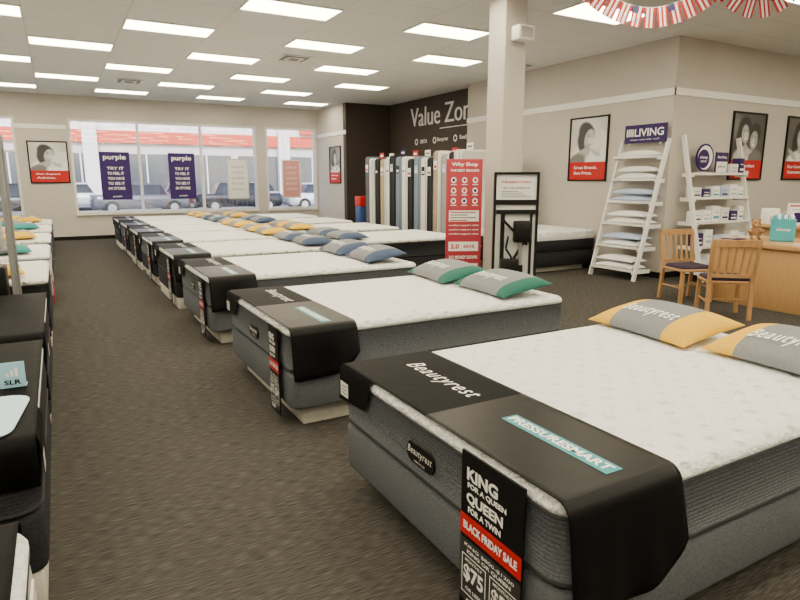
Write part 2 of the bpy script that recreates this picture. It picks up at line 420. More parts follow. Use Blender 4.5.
# runner (foot protector)
def make_runner(w,teal=True,near=.37,words='PRESSURESMART',col=VINYL,top='Beautyrest',flap=True):
    b=MB(); x0=-L/2-.008; x1=x0+w; hw=Wd/2
    def path(o):
        zt=.688+o; p=[(hw+.009+o,.50),(hw+.009+o,.60)]; R_=.05
        for a in (0,18,36,54,72,90):
            t=math.radians(a); p.append((hw+.009-R_+(R_+o)*math.cos(t),zt-o-R_+(R_+o)*math.sin(t)))
        p+= [(hw*.5,zt+.001),(0,zt),(-.02,zt),(-hw*.5,zt+.001)]
        R_=.055
        for a in (90,72,54,36,18,0):
            t=math.radians(a); p.append((-hw-.014+R_-(R_+o)*math.cos(t),zt-o-R_+(R_+o)*math.sin(t)))
        for k in range(1,9):
            z=.633-(near-.055)*k/8; p.append((-hw-.016-o-.003*k,z))
        return p
    po=path(.0025); pi=path(0); n=len(po)
    nx=24
    vs=[];fs=[];ms=[]
    for P in (po,pi):
        for q,(y,z) in enumerate(P):
            for i in range(nx+1):
                f=i/nx; zz=z; yy=y
                if q>=n-8:
                    kk=(q-(n-9))/8.; zz=z+ .14*kk*max(0,(f-.5)/.5)**2.0
                    yy=y-.022*kk*(math.sin(f*9+.5)+.4*math.sin(f*21)+1.2)*.5     # soft hanging folds
                vs.append((x0+w*f,yy,zz))
    R=nx+1
    for q in range(n-1):
        mm=col if (not teal or q<10) else VINYLG
        for i in range(nx):
            a=q*R+i; fs.append((a,a+1,a+R+1,a+R)); o=n*R; fs.append((o+a,o+a+R,o+a+R+1,o+a+1)); ms+=[mm,mm]
    o=n*R
    for q in range(n-1):
        a=q*R; fs.append((a,a+R,o+a+R,o+a)); a=q*R+nx; fs.append((a,o+a,o+a+R,a+R)); ms+=[col,col]
    for i in range(nx):
        a=i; fs.append((a,o+a,o+a+1,a+1)); a=(n-1)*R+i; fs.append((a,a+1,o+a+1,o+a)); ms+=[col,col]
    b.add(vs,fs,ms,True)
    xf=x0-.006
    if flap:
        b.add([(x0,hw-.02,.690),(x0,hw-.34,.690),(xf-.006,hw-.35,.66),(xf-.006,hw-.01,.66),(xf-.008,hw-.30,.53),(xf-.008,hw-.0,.50)],[(0,3,2,1),(3,5,4,2)],col,True)
        TF=FR((xf-.010,hw-.07,.575),(0,-1,0),(0,0,1)); b.quad(-.045,.045,-.045,.03,G4,TF)
        for i in range(3): b.quad(-.03,.03,-.03+.018*i,-.024+.018*i,G2,TF,z=.0005)
    TT=FR((0,0,.6915),(0,-1,0),(1,0,0))   # local x -> -Y ; local y -> +X
    if top: b.text(top,-.31,x0+.29,.54,.115,WHITE,TT,bold=.0,shear=.3)
    if teal:
        b.quad(.20,.72,x0+.24,x0+.315,TEAL,TT,z=.0015); b.text(words,.46,x0+.278,.49,.045,WHITE,TT,z=.003,bold=.03)
    return b
R1=make_runner(.50).obj('bed_runner',label='black bed runner with white script and a glossy teal-striped end',cat='bed runner',group='bed runners')
R1.location=(FX+L/2,rows[0]+Wd/2,0)
R2=make_runner(.46,near=.33).obj('bed_runner',label='black vinyl runner draped over the foot of a bed',cat='bed runner',group='bed runners')
R2.location=(FX+L/2,rows[1]+Wd/2,0)
for y in rows[2:]: dup(R2,(FX+L/2,y+Wd/2,0))

# hanging price sign
def make_sign():
    b=MB(); w=.33
    b.box((-.004,-w/2,.06),(.004,w/2,.675),BLACK)
    T=FR((-.0045,0,0),(0,-1,0),(0,0,1))
    b.text('KING',-.045,.600,.17,.048,WHITE,T,bold=.04); b.text('FOR A QUEEN',-.02,.556,.21,.024,WHITE,T,bold=.04)
    b.text('QUEEN',-.03,.508,.20,.046,WHITE,T,bold=.04); b.text('FOR A TWIN',-.03,.466,.18,.024,WHITE,T,bold=.04)
    b.quad(-w/2,w/2,.36,.44,RED,T,z=.001); b.text('BLACK FRIDAY SALE',0,.40,.29,.032,WHITE,T,bold=.04)
    b.quad(-w/2,w/2,.10,.345,G1,T,z=.0005)
    b.text('KING $800-$1200',0,.325,.27,.014,WHITE,T,bold=.01); b.text('KING OR QUEEN',0,.302,.24,.016,WHITE,T,bold=.03)
    for cx,t in((-.08,'$75'),(.08,'$54')):
        for a in ((-.07,-.066,.13,.285),(.066,.07,.13,.285),(-.07,.07,.281,.285),(-.07,.07,.13,.134)): b.quad(cx+a[0],cx+a[1],a[2],a[3],WHITE,T,z=.0015)
        b.text(t,cx,.215,.115,.07,WHITE,T,bold=.03); b.text('OR LESS',cx,.155,.09,.014,WHITE,T,bold=.02); b.text('MONTHLY',cx,.267,.1,.012,WHITE,T,bold=.02)
    b.text('SLEEP',-.05,.10,.14,.03,WHITE,T,bold=.03)
    return b
sg=make_sign().obj('price_sign',loc=(FX-.030,1.44,0),label='tall black hanging price sign with red sale band',cat='price sign',group='hanging price signs')
for i,y in enumerate(rows[1:7]): 
    o=dup(sg,(FX-.030,y+.27,0)); o.scale=(1,.6,.97)

# ------------------------------------------------------------------ pillows
def pillow_h(u,v,T): 
    return T*(max(0,1-abs(u)**2.6)**.55)*(max(0,1-abs(v)**2.6)**.55)
def make_pillow(a,bb,T,bands,base,txt=None):
    """half sizes a (x) and bb (y, long axis); bands: list of (from,to,mat) along long axis v"""
    N=20;Mv=28
    b=MB()
    def pos(u,v,s):
        x=a*u*(1-.07*(1-v*v)*abs(u)**3+.02*abs(v)); y=bb*v*(1-.05*(1-u*u)*abs(v)**3)
        z=pillow_h(u,v,T)*(1.0 if s>0 else -.35)
        return (x,y,z+T*.35+.003)
    for s in (1,-1):
        vs=[];fs=[];ms=[]
        for i in range(N+1):
            for j in range(Mv+1):
                u=math.sin((-1+2*i/N)*math.pi/2); v=math.sin((-1+2*j/Mv)*math.pi/2); vs.append(pos(u,v,s))
        for i in range(N):
            for j in range(Mv):
                vm=math.sin((-1+2*(j+.5)/Mv)*math.pi/2); q=base
                for f,t,mm in bands:
                    if f<=vm<=t: q=mm
                f_=(i*(Mv+1)+j,(i+1)*(Mv+1)+j,(i+1)*(Mv+1)+j+1,i*(Mv+1)+j+1)
                fs.append(f_ if s>0 else tuple(reversed(f_))); ms.append(q)
        b.add(vs,fs,ms,True)
    if txt:
        TT=FR((0,0,0),(0,-1,0),(1,0,0))
        b.text(txt,0,-.095,bb*1.05,a*.52,WHITE,TT,z=.012,bold=.012,shear=.3,f=lambda x,y: pillow_h(y/a,-x/bb,T)+T*.35)
    return b
mk={'yellow':(PY,'yellow',.56),'green':(PGR,'dark green',.72),'blue':(PB,'navy blue',.64),'teal':(PT,'teal',.6)}
PR={}
def pillow(kind,x,y,z,rot=0,label=None,tilt=0,sc=None,group='bed pillows'):
    if kind not in PR:
        if kind in mk: q=mk[kind]; o=make_pillow(.24,.375,.095,[(-1,-q[2],q[0]),(q[2],1,q[0])],PG,'Beautyrest')
        elif kind=='white': o=make_pillow(.2,.38,.11,[],PW)
        elif kind=='pale': o=make_pillow(.2,.38,.11,[],PLB)
        o=o.obj('pillow'); o['category']='pillow'; PR[kind]=o
        o.location=(x,y,z); o.rotation_euler=(0,tilt,rot)
    else: o=dup(PR[kind],(x,y,z),(0,tilt,rot))
    o['label']=label or ('grey pillow with %s ends lying on a bed'%mk[kind][1] if kind in mk else 'plain %s pillow'%kind)
    o['group']=group
    o.scale=sc or (1,1,1)
    return o
HX=FX+L
ZP=.688
for i,(y,k) in enumerate(zip(rows,['yellow','green','blue','blue','yellow','yellow','blue','yellow'])):
    tl=-.16 if i<3 else 0; zz=ZP+(.024 if i<3 else 0)
    pillow(k,HX-.36,y+1.20,zz,-.09 if i<2 else random.uniform(-.1,.1),tilt=tl)
    pillow(k,HX-.34,y+.415,zz,-.05 if i<2 else random.uniform(-.1,.1),tilt=tl)

# second bank of beds (heads meet the first)
rows2=[8.3,10.5,12.7,14.9]
for i,(y,s) in enumerate(zip(rows2,[S3,S4,S3,S5])):
    place_bed(s,HX+.08+L,y,-1,['dark-sided bed with cream top beside the standing mattresses','grey display bed with cream top','dark-sided display bed with cream quilted top','white-sided display bed facing the brown wall'][i],'clearance area beds')
    k=['blue','yellow','blue','yellow'][i]
    pillow(k,HX+.40,y+.42,ZP,math.pi); pillow(k,HX+.40,y+1.19,ZP,math.pi)

# beds on the other side of the aisle
LX=-.16
rowsL=[.25,2.42,4.15,6.6,8.7,10.9,13.1,15.3]
for i,(y,s) in enumerate(zip(rowsL,[S5,S3,S3,S3,S5,S4,S3,S4])):
    place_bed(s,LX,y,-1,['white-sided bed with a black runner set back from its edge','black-sided bed with dark runner and pale blue card','black-sided bed draped in a matte black runner','dark-sided bed with cream top and yellow pillow','white-sided display bed with teal-ended pillows','grey display bed with cream quilted top','dark-sided bed with yellow-ended pillows','grey bed beside the glass door'][i],'beds across the aisle')
    if i>=3:
        k=['yellow','teal','yellow','teal','yellow'][i-3]
        pillow(k,LX-.45,y+.42,ZP,.1+math.pi); pillow(k,LX-.75,y+1.2,ZP,-.1+math.pi)
b=make_runner(.95,near=.40,teal=False,top=None)
o=b.obj('bed_runner',loc=(LX-L/2,rowsL[1]+Wd/2,0),rot=math.pi,label='matte black runner covering the foot of a bed',cat='bed runner',group='bed runners')
dup(o,(LX-L/2,rowsL[2]+Wd/2,0),math.pi)
b=make_runner(.8,near=.33,teal=False,top=None,flap=False)
b.obj('bed_runner',loc=(LX-L/2-.024,rowsL[0]+Wd/2,0),rot=math.pi,label='black runner lying back from the white foot of a bed',cat='bed runner',group='bed runners')
b=MB(); b.box((-.003,-.05,0),(.003,.05,.13),CREAM); b.quad(-.035,.035,.03,.1,G4,FR((.0035,0,0),(0,1,0),(0,0,1)))
b.obj('hang_tag',loc=(LX+.016,1.55,.50),label='pale paper tag hanging at the foot of a bed',cat='tag')
PBL=M('card_pale_blue',(.33,.60,.78),.5); PBW=M('sheet_blue_white',(.50,.68,.80),.5)
b=MB(); b.box((-.05,-.003,0),(.05,.003,.115),PBL); b.box((-.05,.003,.0),(.05,.05,.004),PBL)
TT=FR((0,-.0035,.06),(1,0,0),(0,0,1)); b.text('SLR',.0,-.035,.065,.022,BLACK,TT,z=.001,bold=.03)
for i in range(3): b.quad(-.022+.017*i,-.011+.017*i,-.01,.008+.011*i,WHITE,TT,z=.001)
b.obj('info_card',loc=(-.25,3.06,.6955),rot=-.05,label='pale blue tent card with dark letters on the black runner',cat='card')
b=MB(); b.rbox((-.2,-.24,0),(.2,.24,.006),PBW,r=.08,e=.002,n=6)
b.obj('info_sheet',loc=(-.40,2.70,.6955),rot=-.12,label='large rounded pale blue sheet lying on the black runner',cat='sheet')
b=MB(); b.box((-.004,-.06,0),(.004,.06,.22),RED); T=FR((-.0045,0,.1),(0,-1,0),(0,0,1)); b.quad(-.04,.04,-.07,.0,GREEN,T,z=.001)
T=FR((.0045,0,.1),(0,1,0),(0,0,1)); b.quad(-.04,.04,-.07,.0,BLACK,T,z=.001)
b.obj('price_sign',loc=(LX+.045,6.72,.42),rot=0,label='small red hanging sale tag with a green square',cat='price sign',group='hanging price signs')

# open grey display rack
RX,RY=-.80,6.12
E=empty('display_rack',(RX,RY,0),0,'tall grey open display rack beside the aisle beds','display rack')
for sx in(-1,1):
    for sy in(-1,1):
        b=MB(); b.rbox((-.02,-.02,0),(.02,.02,1.98),RACKG,r=.006,e=.003); o=b.obj('post',parent=E,loc=(sx*.42,sy*.2,0))
for z in (.12,.55,1.0,1.45,1.93):
    b=MB(); b.rbox((-.395,-.175,0),(.395,.175,.03),RACKG,r=.01,e=.004); b.obj('shelf',parent=E,loc=(0,0,z))
for z,m in((.151,MBLK),(.581,MBLK),(1.031,G3)):
    for k in range(2):
        b=MB(); b.rbox((-.17,-.14,0),(.17,.14,.30),m,r=.03,e=.02); b.quad(-.1,.1,-.06,.06,WHITE,FR((0,-.1405,.16),(1,0,0),(0,0,1))); b.obj('boxed_bedding',loc=(RX-.19+.38*k,RY,z),label='boxed bedding product standing on the grey rack',cat='box',group='boxed bedding on the rack')

# ------------------------------------------------------------------ standing mattresses
cols=[WHS,DARK,LGREY,TANS,DARK,WHS,BLS,DARK,WHS,BLS,DARK,WHS,TANS,DARK,WHS,GREY]
nm={id(WHS):'white-sided mattress',id(LGREY):'light grey mattress',id(TANS):'tan-sided mattress',id(DARK):'near-black mattress',id(GREY):'dark grey mattress',id(BLS):'blue-grey mattress'}
y=9.42
for i,cm in enumerate(cols):
    t=random.uniform(.21,.28); h=random.uniform(1.90,2.06)
    b=MB()
    T=Matrix.Translation((0,0,h/2))@Matrix.Rotation(math.pi/2,4,'X')
    c2=cm if cm in(DARK,BLS,GREY) else QC
    b.loft(-.76,.76,-h/2,h/2,[(.03,-t/2,c2),(.006,-t/2+.015,c2),(0,-t/2+.03,PIPE),(-.005,-t/2+.036,PIPE),(0,-t/2+.042,cm),(-.006,0,cm),(0,t/2-.042,PIPE),(-.005,t/2-.036,PIPE),(0,t/2-.03,c2),(.006,t/2-.015,c2),(.03,t/2,c2)],.06,cm,n=4,T=T)
    TG=FR((-.768,0,h-.28),(0,-1,0),(0,0,1)); b.quad(-.06,.06,-.08,.09,[WHITE,BLACK,PLB,WHITE][i%4],TG); b.quad(-.045,.045,-.05,.0,[G2,WHITE,WHITE,RED][i%4],TG,z=.001)
    b.obj('standing_mattress',loc=(7.38+random.uniform(-.03,.03),y+t/2,.13),label=nm[id(cm)]+' stood on edge in the storage row',cat='mattress',group='mattresses stood on end')
    if i%2==0:
        b=MB(); b.box((-.006,-.1,0),(.006,.1,.13),[WHITE,PURP,RED][i%3]); b.quad(-.07,.07,.04,.08,[G2,WHITE,WHITE][i%3],FR((-.0065,0,0),(0,-1,0),(0,0,1)),z=.0005)
        b.obj('header_card',loc=(6.9,y+t/2,.132+h),label='small card standing on top of an upright mattress',cat='card',group='header cards on mattresses')
    y+=t+.015
b=MB(); b.rbox((-.8,0,0),(.8,y-9.35,.12),OAK,r=.01,e=.003); b.obj('mattress_plinth',loc=(7.4,9.38,0),label='low wooden plinth under the standing mattresses',cat='plinth')
b=MB(); b.rbox((-.14,-.14,0),(.14,.14,.95),M('bin_blue',(.02,.06,.22),.5),r=.03); b.rbox((-.15,-.15,.95),(.15,.15,1.2),RED,r=.03); b.obj('product_bin',loc=(6.75,y+.4,0),label='blue floor bin with a red top beside standing mattresses',cat='bin')
# bed against the taupe wall
E=empty('bed',(7.72,8.52,0),0,'short black bed with thick white top against the wall','bed')
b=MB(); b.rbox((-.65,-.55,0),(.65,.55,.10),CREAM,r=.02,e=.003); b.obj('bed_base',parent=E)
b=MB(); b.loft(-.8,.8,-.7,.7,[(.02,.10),(0,.12),(0,.34),(.02,.36)],.06,BOXD); b.obj('box_spring',parent=E)
b=MB(); b.loft(-.8,.8,-.7,.7,[(.02,.362),(0,.38),(-.006,.48),(0,.56),(.003,.565)],.08,DARK); m=b.obj('mattress',parent=E)
b=MB(); b.loft(-.8,.8,-.7,.7,[(.002,.566),(-.008,.60),(-.006,.66),(.01,.70),(.05,.72),(.2,.73)],.08,QW); b.obj('quilted_top',parent=m)

# ------------------------------------------------------------------ signs
T=FR((8.89,13.55,3.30),(0,-1,0),(0,0,1))
E=empty('store_lettering',(0,0,0),0,'white raised shop lettering and small logos on the brown wall','sign')
b=MB()
for zz in (0,.012,.024): b.text('Value Zone',0,0,3.15,.49,WHITE,T,z=zz,bold=-.008)
b.obj('letters',parent=E)
b=MB(); b.box((-.1,-.38,0),(1.55,-.362,.01),WHITE,T); b.obj('underline',parent=E)
for cx,t,w_,h_,sh in ((-.95,'SERTA',.36,.1,0),(-.02,'Beautyrest',.52,.13,.3),(.95,'Sealy',.4,.13,0)):
    b=MB(); b.disc(cx-.33,-.66,.085,.085,WHITE,T,z=.006); b.disc(cx-.33,-.66,.05,.05,BROWN,T,z=.008); b.text(t,cx+.05,-.66,w_,h_,WHITE,T,z=.006,shear=sh); b.obj('logo',parent=E)

# soft monochrome portraits: blended tone blobs (cx,cy,rx,ry,rot,tone,softness) in -1..1
PORT={
0:(.62,[(.1,-.25,1.2,.62,.1,.80,.3),(.5,.25,.75,.35,.15,.72,.3),(-.12,.52,.52,.40,-.4,.030,.22),(-.34,.22,.30,.45,.35,.035,.3),
   (.04,.33,.27,.36,-.45,.50,.18),(.14,.28,.17,.24,-.45,.68,.5),(-.02,.42,.09,.035,-.35,.08,.6),(.17,.40,.07,.03,-.3,.10,.6),(-.02,.49,.11,.02,-.35,.10,.6),(.18,.465,.08,.018,-.3,.12,.6),
   (.12,.29,.035,.07,-.35,.36,.8),(.09,.16,.09,.028,-.3,.20,.6),(-.05,.0,.2,.22,.2,.36,.4),(-.40,-.22,.62,.22,.35,.42,.3),(-.62,-.42,.60,.34,.2,.16,.35),(.40,-.12,.34,.10,-.4,.50,.3),
   (.58,-.02,.10,.03,-.3,.58,.5),(.62,-.08,.10,.03,-.3,.52,.5),(.62,-.14,.09,.03,-.3,.48,.5)]),
1:(.06,[(-.9,.6,.6,.6,0,.16,.8),(-.28,.56,.46,.40,.2,.012,.25),(-.52,.12,.28,.55,.1,.015,.3),(-.22,.38,.25,.32,.12,.42,.2),(-.18,.33,.16,.22,.12,.62,.6),
   (-.31,.45,.06,.025,.1,.05,.6),(-.12,.46,.06,.025,.1,.05,.6),(-.31,.50,.08,.015,.15,.06,.6),(-.11,.515,.08,.015,.05,.06,.6),(-.20,.34,.03,.06,.1,.32,.8),(-.19,.22,.10,.045,.1,.85,.5),(-.19,.18,.09,.02,.1,.2,.6),
   (.42,.42,.40,.36,-.2,.015,.25),(.36,.20,.26,.32,-.15,.36,.2),(.31,.16,.16,.21,-.15,.55,.6),(.25,.28,.06,.025,-.1,.04,.6),(.44,.27,.06,.025,-.1,.04,.6),(.25,.33,.08,.015,-.1,.05,.6),(.45,.32,.08,.015,-.2,.05,.6),
   (.34,.17,.03,.06,-.1,.26,.8),(.35,.04,.10,.04,-.1,.8,.5),(-.3,-.32,.66,.36,.1,.60,.3),(-.15,-.05,.16,.16,0,.36,.4),(.55,-.38,.55,.34,-.1,.14,.3),(.05,-.2,.35,.09,.3,.44,.4)]),
2:(.10,[(.6,.6,.7,.6,0,.25,.8),(-.10,.50,.46,.44,.2,.012,.25),(-.38,.10,.24,.5,.1,.014,.3),(.0,.34,.27,.35,.18,.42,.2),(.05,.29,.17,.24,.18,.62,.6),(-.10,.40,.065,.025,.2,.05,.6),(.12,.44,.065,.025,.2,.05,.6),(-.12,.455,.09,.016,.2,.06,.6),(.11,.50,.09,.016,.2,.06,.6),
   (.03,.30,.035,.06,.2,.30,.8),(.06,.155,.10,.035,.2,.22,.6),(.0,-.34,1.0,.34,.1,.78,.3),(.0,-.04,.16,.14,.1,.34,.4),(.42,-.16,.46,.11,.5,.44,.35),(-.5,-.2,.42,.11,-.5,.42,.35)])}
def poster(loc,rotz,w,h,var,label,t1,t2):
    E=empty('framed_poster',loc,rotz,label,'poster',group='framed wall posters')
    b=MB(); t=.03
    for a in (((-w/2,0,0),(w/2,.03,t)),((-w/2,0,h-t),(w/2,.03,h)),((-w/2,0,t),(-w/2+t,.03,h-t)),((w/2-t,0,t),(w/2,.03,h-t))):
        b.box((a[0][0],-.03,a[0][2]),(a[1][0],0,a[1][2]),MBLK)
    b.obj('frame',parent=E)
    b=MB(); b.box((-w/2+t,-.012,t),(w/2-t,-.002,h-t),G2)
    T=FR((0,-.0125,h/2),(1,0,0),(0,0,1)); x=w/2-t; y=h/2-t
    NX,NY=56,68; off=len(b.v); vs=[];fs=[]
    base,layers=PORT[var]
    for j in range(NY+1):
        for i in range(NX+1):
            u=-1+2*i/NX; v=-.45+1.45*j/NY; g=base*(1+.12*math.sin(u*3+v*2))
            for cx,cy,rx,ry,ro,tn,so in layers:
                c_,q=math.cos(ro),math.sin(ro); dx=u-cx;dy=v-cy
                d=math.sqrt(((dx*c_+dy*q)/rx)**2+((-dx*q+dy*c_)/ry)**2)
                a=min(1,max(0,(1-d)/so)); a=a*a*(3-2*a)
                g=g*(1-a)+tn*a
            g*=1+random.uniform(-.04,.04)
            vs.append((u*x,v*y,.001)); b.tone[off+len(vs)-1]=g
    for j in range(NY):
        for i in range(NX): k=j*(NX+1)+i; fs.append((k,k+1,k+NX+2,k+NX+1))
    b.add(vs,fs,PHOTO,False,T)
    b.quad(-x,x,-y,-.42*y,RED,T,z=.004)
    b.text(t1,-.1*x,-.60*y,1.3*x,.1*y,WHITE,T,z=.0045,bold=.02); b.text(t2,-.22*x,-.78*y,1.0*x,.1*y,WHITE,T,z=.0045,bold=.02)
    b.obj('print',parent=E)
poster((8.569,8.17,1.58),-math.pi/2,.93,1.15,0,'black framed poster of a person hugging a pillow, red caption','Great Brands.','Best Prices.')
poster((10.60,6.449,1.60),0,.98,1.15,1,'black framed poster of a smiling couple, red caption band','Our Comfort','Guarantee.')
poster((12.25,6.449,1.60),0,.98,1.15,2,'black framed poster with a dark photo and red caption','Our Comfort','Guarantee.')
poster((-.10,18.599,1.52),0,.92,1.08,0,'black framed poster of a woman between shop windows','Get Expert','Advice.')
poster((7.449,17.2,1.5),-math.pi/2,.85,1.1,2,'black framed poster on the narrow wall by the window','Sleep','Better.')

def banner(x0,x1,z0,z1,kind):
    w=x1-x0;h=z1-z0
    nm={'p':('window_banner','deep purple banner with white lettering hung at the window'),'w':('window_poster','pale framed notice hung inside the window'),'r':('window_poster','pink printed notice hung inside the window')}[kind]
    b=MB(); base={'p':PURP,'w':G4,'r':M('print_pink',(.62,.28,.26),.5)}[kind]
    b.box((-w/2,-.01,0),(w/2,.01,h),base); T=FR((0,-.0105,h/2),(1,0,0),(0,0,1))
    for sx in (-1,1): b.cyl((sx*w*.4,0,h),(sx*w*.4,0,H-z0),.004,.004,METAL,6)
    if kind=='p':
        b.text('purple',0,h*.38,w*.75,h*.13,WHITE,T,z=.001,bold=.02)
        for i,t in enumerate(['TRY IT','TO FEEL IT','YOU HAVE','TO SEE IT','IN STORE']): b.text(t,0,h*.16-i*h*.105,w*.55,h*.06,WHITE,T,z=.001,bold=.02)
        b.text('purple',0,-h*.43,w*.3,h*.04,WHITE,T,z=.001)
    else:
        cm=G2 if kind=='w' else WHITE
        for a in((-w/2,w/2,-h/2,-h/2+.03),(-w/2,w/2,h/2-.03,h/2),(-w/2,-w/2+.03,-h/2,h/2),(w/2-.03,w/2,-h/2,h/2)): b.quad(*a,G3 if kind=='w' else WHITE,T,z=.001)
        for i in range(5): b.text(['SALE','TODAY','SLEEP','BETTER','NOW'][i],0,h*(.3-.14*i),w*.6,h*.05,cm,T,z=.001,bold=.0)
    b.obj(nm[0],loc=((x0+x1)/2,18.38,z0),label=nm[1],cat='banner',group='window banners')
banner(1.08,1.83,1.07,2.35,'p'); banner(2.83,3.55,1.07,2.35,'p'); banner(4.46,5.10,1.05,2.22,'w'); banner(6.15,6.75,1.05,2.22,'r')

# tall floor standing comparison board
E=empty('floor_sign',(4.52,6.36,0),-.45,'freestanding red and white brand comparison board','sign')
E.scale=(.92,1,1)
b=MB(); BP=M('board_red',(.42,.035,.055),.5,spec=.3); b.rbox((-.25,-.02,.12),(.25,.02,1.86),BP,r=.01,e=.004)
PK=M('board_pale_pink',(.74,.58,.58),.5)
T=FR((0,-.0205,1.0),(1,0,0),(0,0,1)); b.text('Why Shop',0,.79,.36,.055,WHITE,T,z=.002,bold=.03); b.text('THE BEST BRANDS',0,.72,.40,.03,WHITE,T,z=.002,bold=.03)
for j in range(3):
    for i in range(3): b.disc(-.15+.15*i,.60-.13*j,.038,.038,WHITE,T,z=.002,n=14); b.disc(-.15+.15*i,.60-.13*j,.02,.02,PURP if (i+j)%3==0 else RED,T,z=.003,n=12); b.quad(-.19+.15*i,-.11+.15*i,.54-.13*j,.55-.13*j,WHITE,T,z=.002)
b.quad(-.21,.21,.08,.22,WHITE,T,z=.001)
for j in range(4): b.quad(-.19,.05 if j%2 else .17,.19-.034*j,.203-.034*j,G2 if j%3 else RED,T,z=.002)
for j in range(3): b.text('comfort support value',0,.03-.055*j,.42,.028,WHITE,T,z=.002)
b.quad(-.21,.21,-.30,-.18,WHITE,T,z=.001); b.text('2.0',-.12,-.24,.12,.06,RED,T,z=.002,bold=.04); b.text('SAVE',.08,-.24,.16,.045,RED,T,z=.002,bold=.03)
b.text('NO MONEY DOWN',0,-.38,.40,.045,WHITE,T,z=.002,bold=.03)
b.quad(-.21,.21,-.8,-.46,WHITE,T,z=.001)
for j in range(6): b.quad(-.19,.16,-.52-.045*j,-.505-.045*j,G2,T,z=.002)
b.obj('board',parent=E)
b=MB(); b.rbox((-.26,-.17,0),(.26,.17,.03),METAL,r=.03); b.box((-.2,-.015,.03),(-.16,.015,.14),METAL); b.box((.16,-.015,.03),(.2,.015,.14),METAL); b.obj('stand_foot',parent=E)

# black demonstration stand
E=empty('demonstration_stand',(4.80,5.68,0),-.50,'black upright demo stand with white header and black mechanism','display stand')
E.scale=(.9,1,.985)
b=MB()
for x in(-.30,.27): b.box((x,-.03,.05),(x+.03,.03,1.72),MBLK)
b.box((-.27,-.03,1.69),(.27,.03,1.72),MBLK); b.box((-.27,-.03,.05),(.27,.03,.12),MBLK); b.box((-.27,-.03,1.33),(.27,.03,1.39),MBLK); b.obj('frame',parent=E)
b=MB(); b.box((-.27,-.0,.12),(.27,.015,1.69),WHITE); T=FR((0,-.001,0),(1,0,0),(0,0,1))
b.text('Adjustable Comfort',0,1.60,.4,.04,RED,T,z=.002); b.text('FEEL THE DIFFERENCE',0,1.53,.36,.025,G2,T,z=.002)
for i in range(4): b.quad(-.2,.2-.06*i,1.42+.022*i,1.428+.022*i,G2,T,z=.002)
b.obj('panel',parent=E)
b=MB()
b.box((-.26,-.05,1.22),(.26,-.01,1.27),MBLK); b.box((-.26,-.05,.28),(.26,-.01,.36),MBLK)
b.bar((-.18,-.05,1.24),(-.18,-.05,.32),.05,.04,MBLK,side=(1,0,0)); b.bar((.20,-.05,1.24),(.20,-.05,.32),.03,.04,MBLK,side=(1,0,0))
b.bar((-.18,-.07,1.15),(.15,-.07,.85),.05,.03,MBLK,side=(0,1,0)); b.bar((.18,-.07,1.0),(-.10,-.07,.55),.04,.03,MBLK,side=(0,1,0))
b.rbox((-.04,-.14,.88),(.19,-.03,1.14),MBLK,r=.03,e=.02); b.rbox((-.20,-.14,.46),(.04,-.03,.68),MBLK,r=.03,e=.02); b.cyl((.06,-.08,.48),(.06,-.08,.90),.028,.028,METAL)
b.cyl((.06,-.08,.40),(.06,-.08,.60),.045,.045,MBLK); b.tube([(-.10,-.06,.95),(-.13,-.08,.8),(-.06,-.1,.7),(.0,-.08,.5),(.14,-.06,.4)],.014,MBLK)
b.obj('mechanism',parent=E)
b=MB(); b.rbox((-.34,-.20,0),(.34,.20,.05),MBLK,r=.03); b.obj('stand_foot',parent=E)

# ------------------------------------------------------------------ ladder shelves
def ladder(loc,rot,w,h,run,nshelf,label,ztop=.30):
    """local: -y is front; rails lean back to +y"""
    E=empty('ladder_shelf',loc,rot,label,'shelf')
    for sx in(-1,1):
        b=MB(); b.bar((sx*w/2,0,0),(sx*w/2,run,h),.035,.07,SHELF,side=(1,0,0)); b.obj('rail',parent=E)
    out=[]
    for i in range(nshelf):
        z=.14+i*(h-ztop-.14)/(nshelf-1)
        y0=run*z/h-.06; y1=min(run,y0+.44)
        d=max(.24,y1-y0)
        b=MB(); b.rbox((-w/2+.02,y1-d,z),(w/2-.02,y1-.02,z+.022),SHELF,r=.006,e=.004); b.box((-w/2+.02,y1-d,z+.022),(w/2-.02,y1-d+.015,z+.04),SHELF)
        for sx in (-1,1): b.box((sx*(w/2-.02)-.008,y1-d,z-.03),(sx*(w/2-.02)+.008,y1-.02,z+.03),SHELF)
        b.obj('shelf',parent=E)
        out.append((z+.024,y1-d/2,d))
    return E,out
AY=6.90
Ea,outa=ladder((7.93,AY,0),-math.pi/2,.90,2.25,.60,6,'white leaning ladder shelf holding stacked pillows')
for i,(z,yy,d) in enumerate(outa):
    sx=min(1,(d-.05)/.42)
    for q in range(2 if i<5 else 1):
        k='pale' if (i==3 or (i==1 and q==1)) else 'white'
        pillow(k,7.93+yy,AY,z+.002+q*.108,0,'%s pillow lying on the ladder shelf'%('pale blue' if k=='pale' else 'plump white'),sc=(sx,1.02,.68),group='pillows on the ladder shelf')
b=MB(); b.box((-.40,-.015,0),(.40,.015,.29),PURP); T=FR((0,-.0155,.145),(1,0,0),(0,0,1)); b.text('LIVING',.08,.02,.56,.125,WHITE,T,z=.001,bold=.02)
for i in range(4): b.quad(-.36+.038*i,-.336+.038*i,-.04,.08,WHITE,T,z=.001)
b.text('sleep naturally well',0,-.095,.56,.03,WHITE,T,z=.001,bold=0)
for sx in(-1,1): b.box((sx*.3-.01,-.005,-.03),(sx*.3+.01,.015,0),SHELF)
b.obj('shelf_sign',loc=(8.46,AY-.04,2.20),rot=-math.pi/2,label='purple sign with white lettering on top of the ladder shelf',cat='sign')
BX,BY=9.50,5.84
Eb,outb=ladder((BX,BY,0),0,1.45,2.3,.54,5,'white leaning ladder shelf with boxes and round signs',ztop=.62)
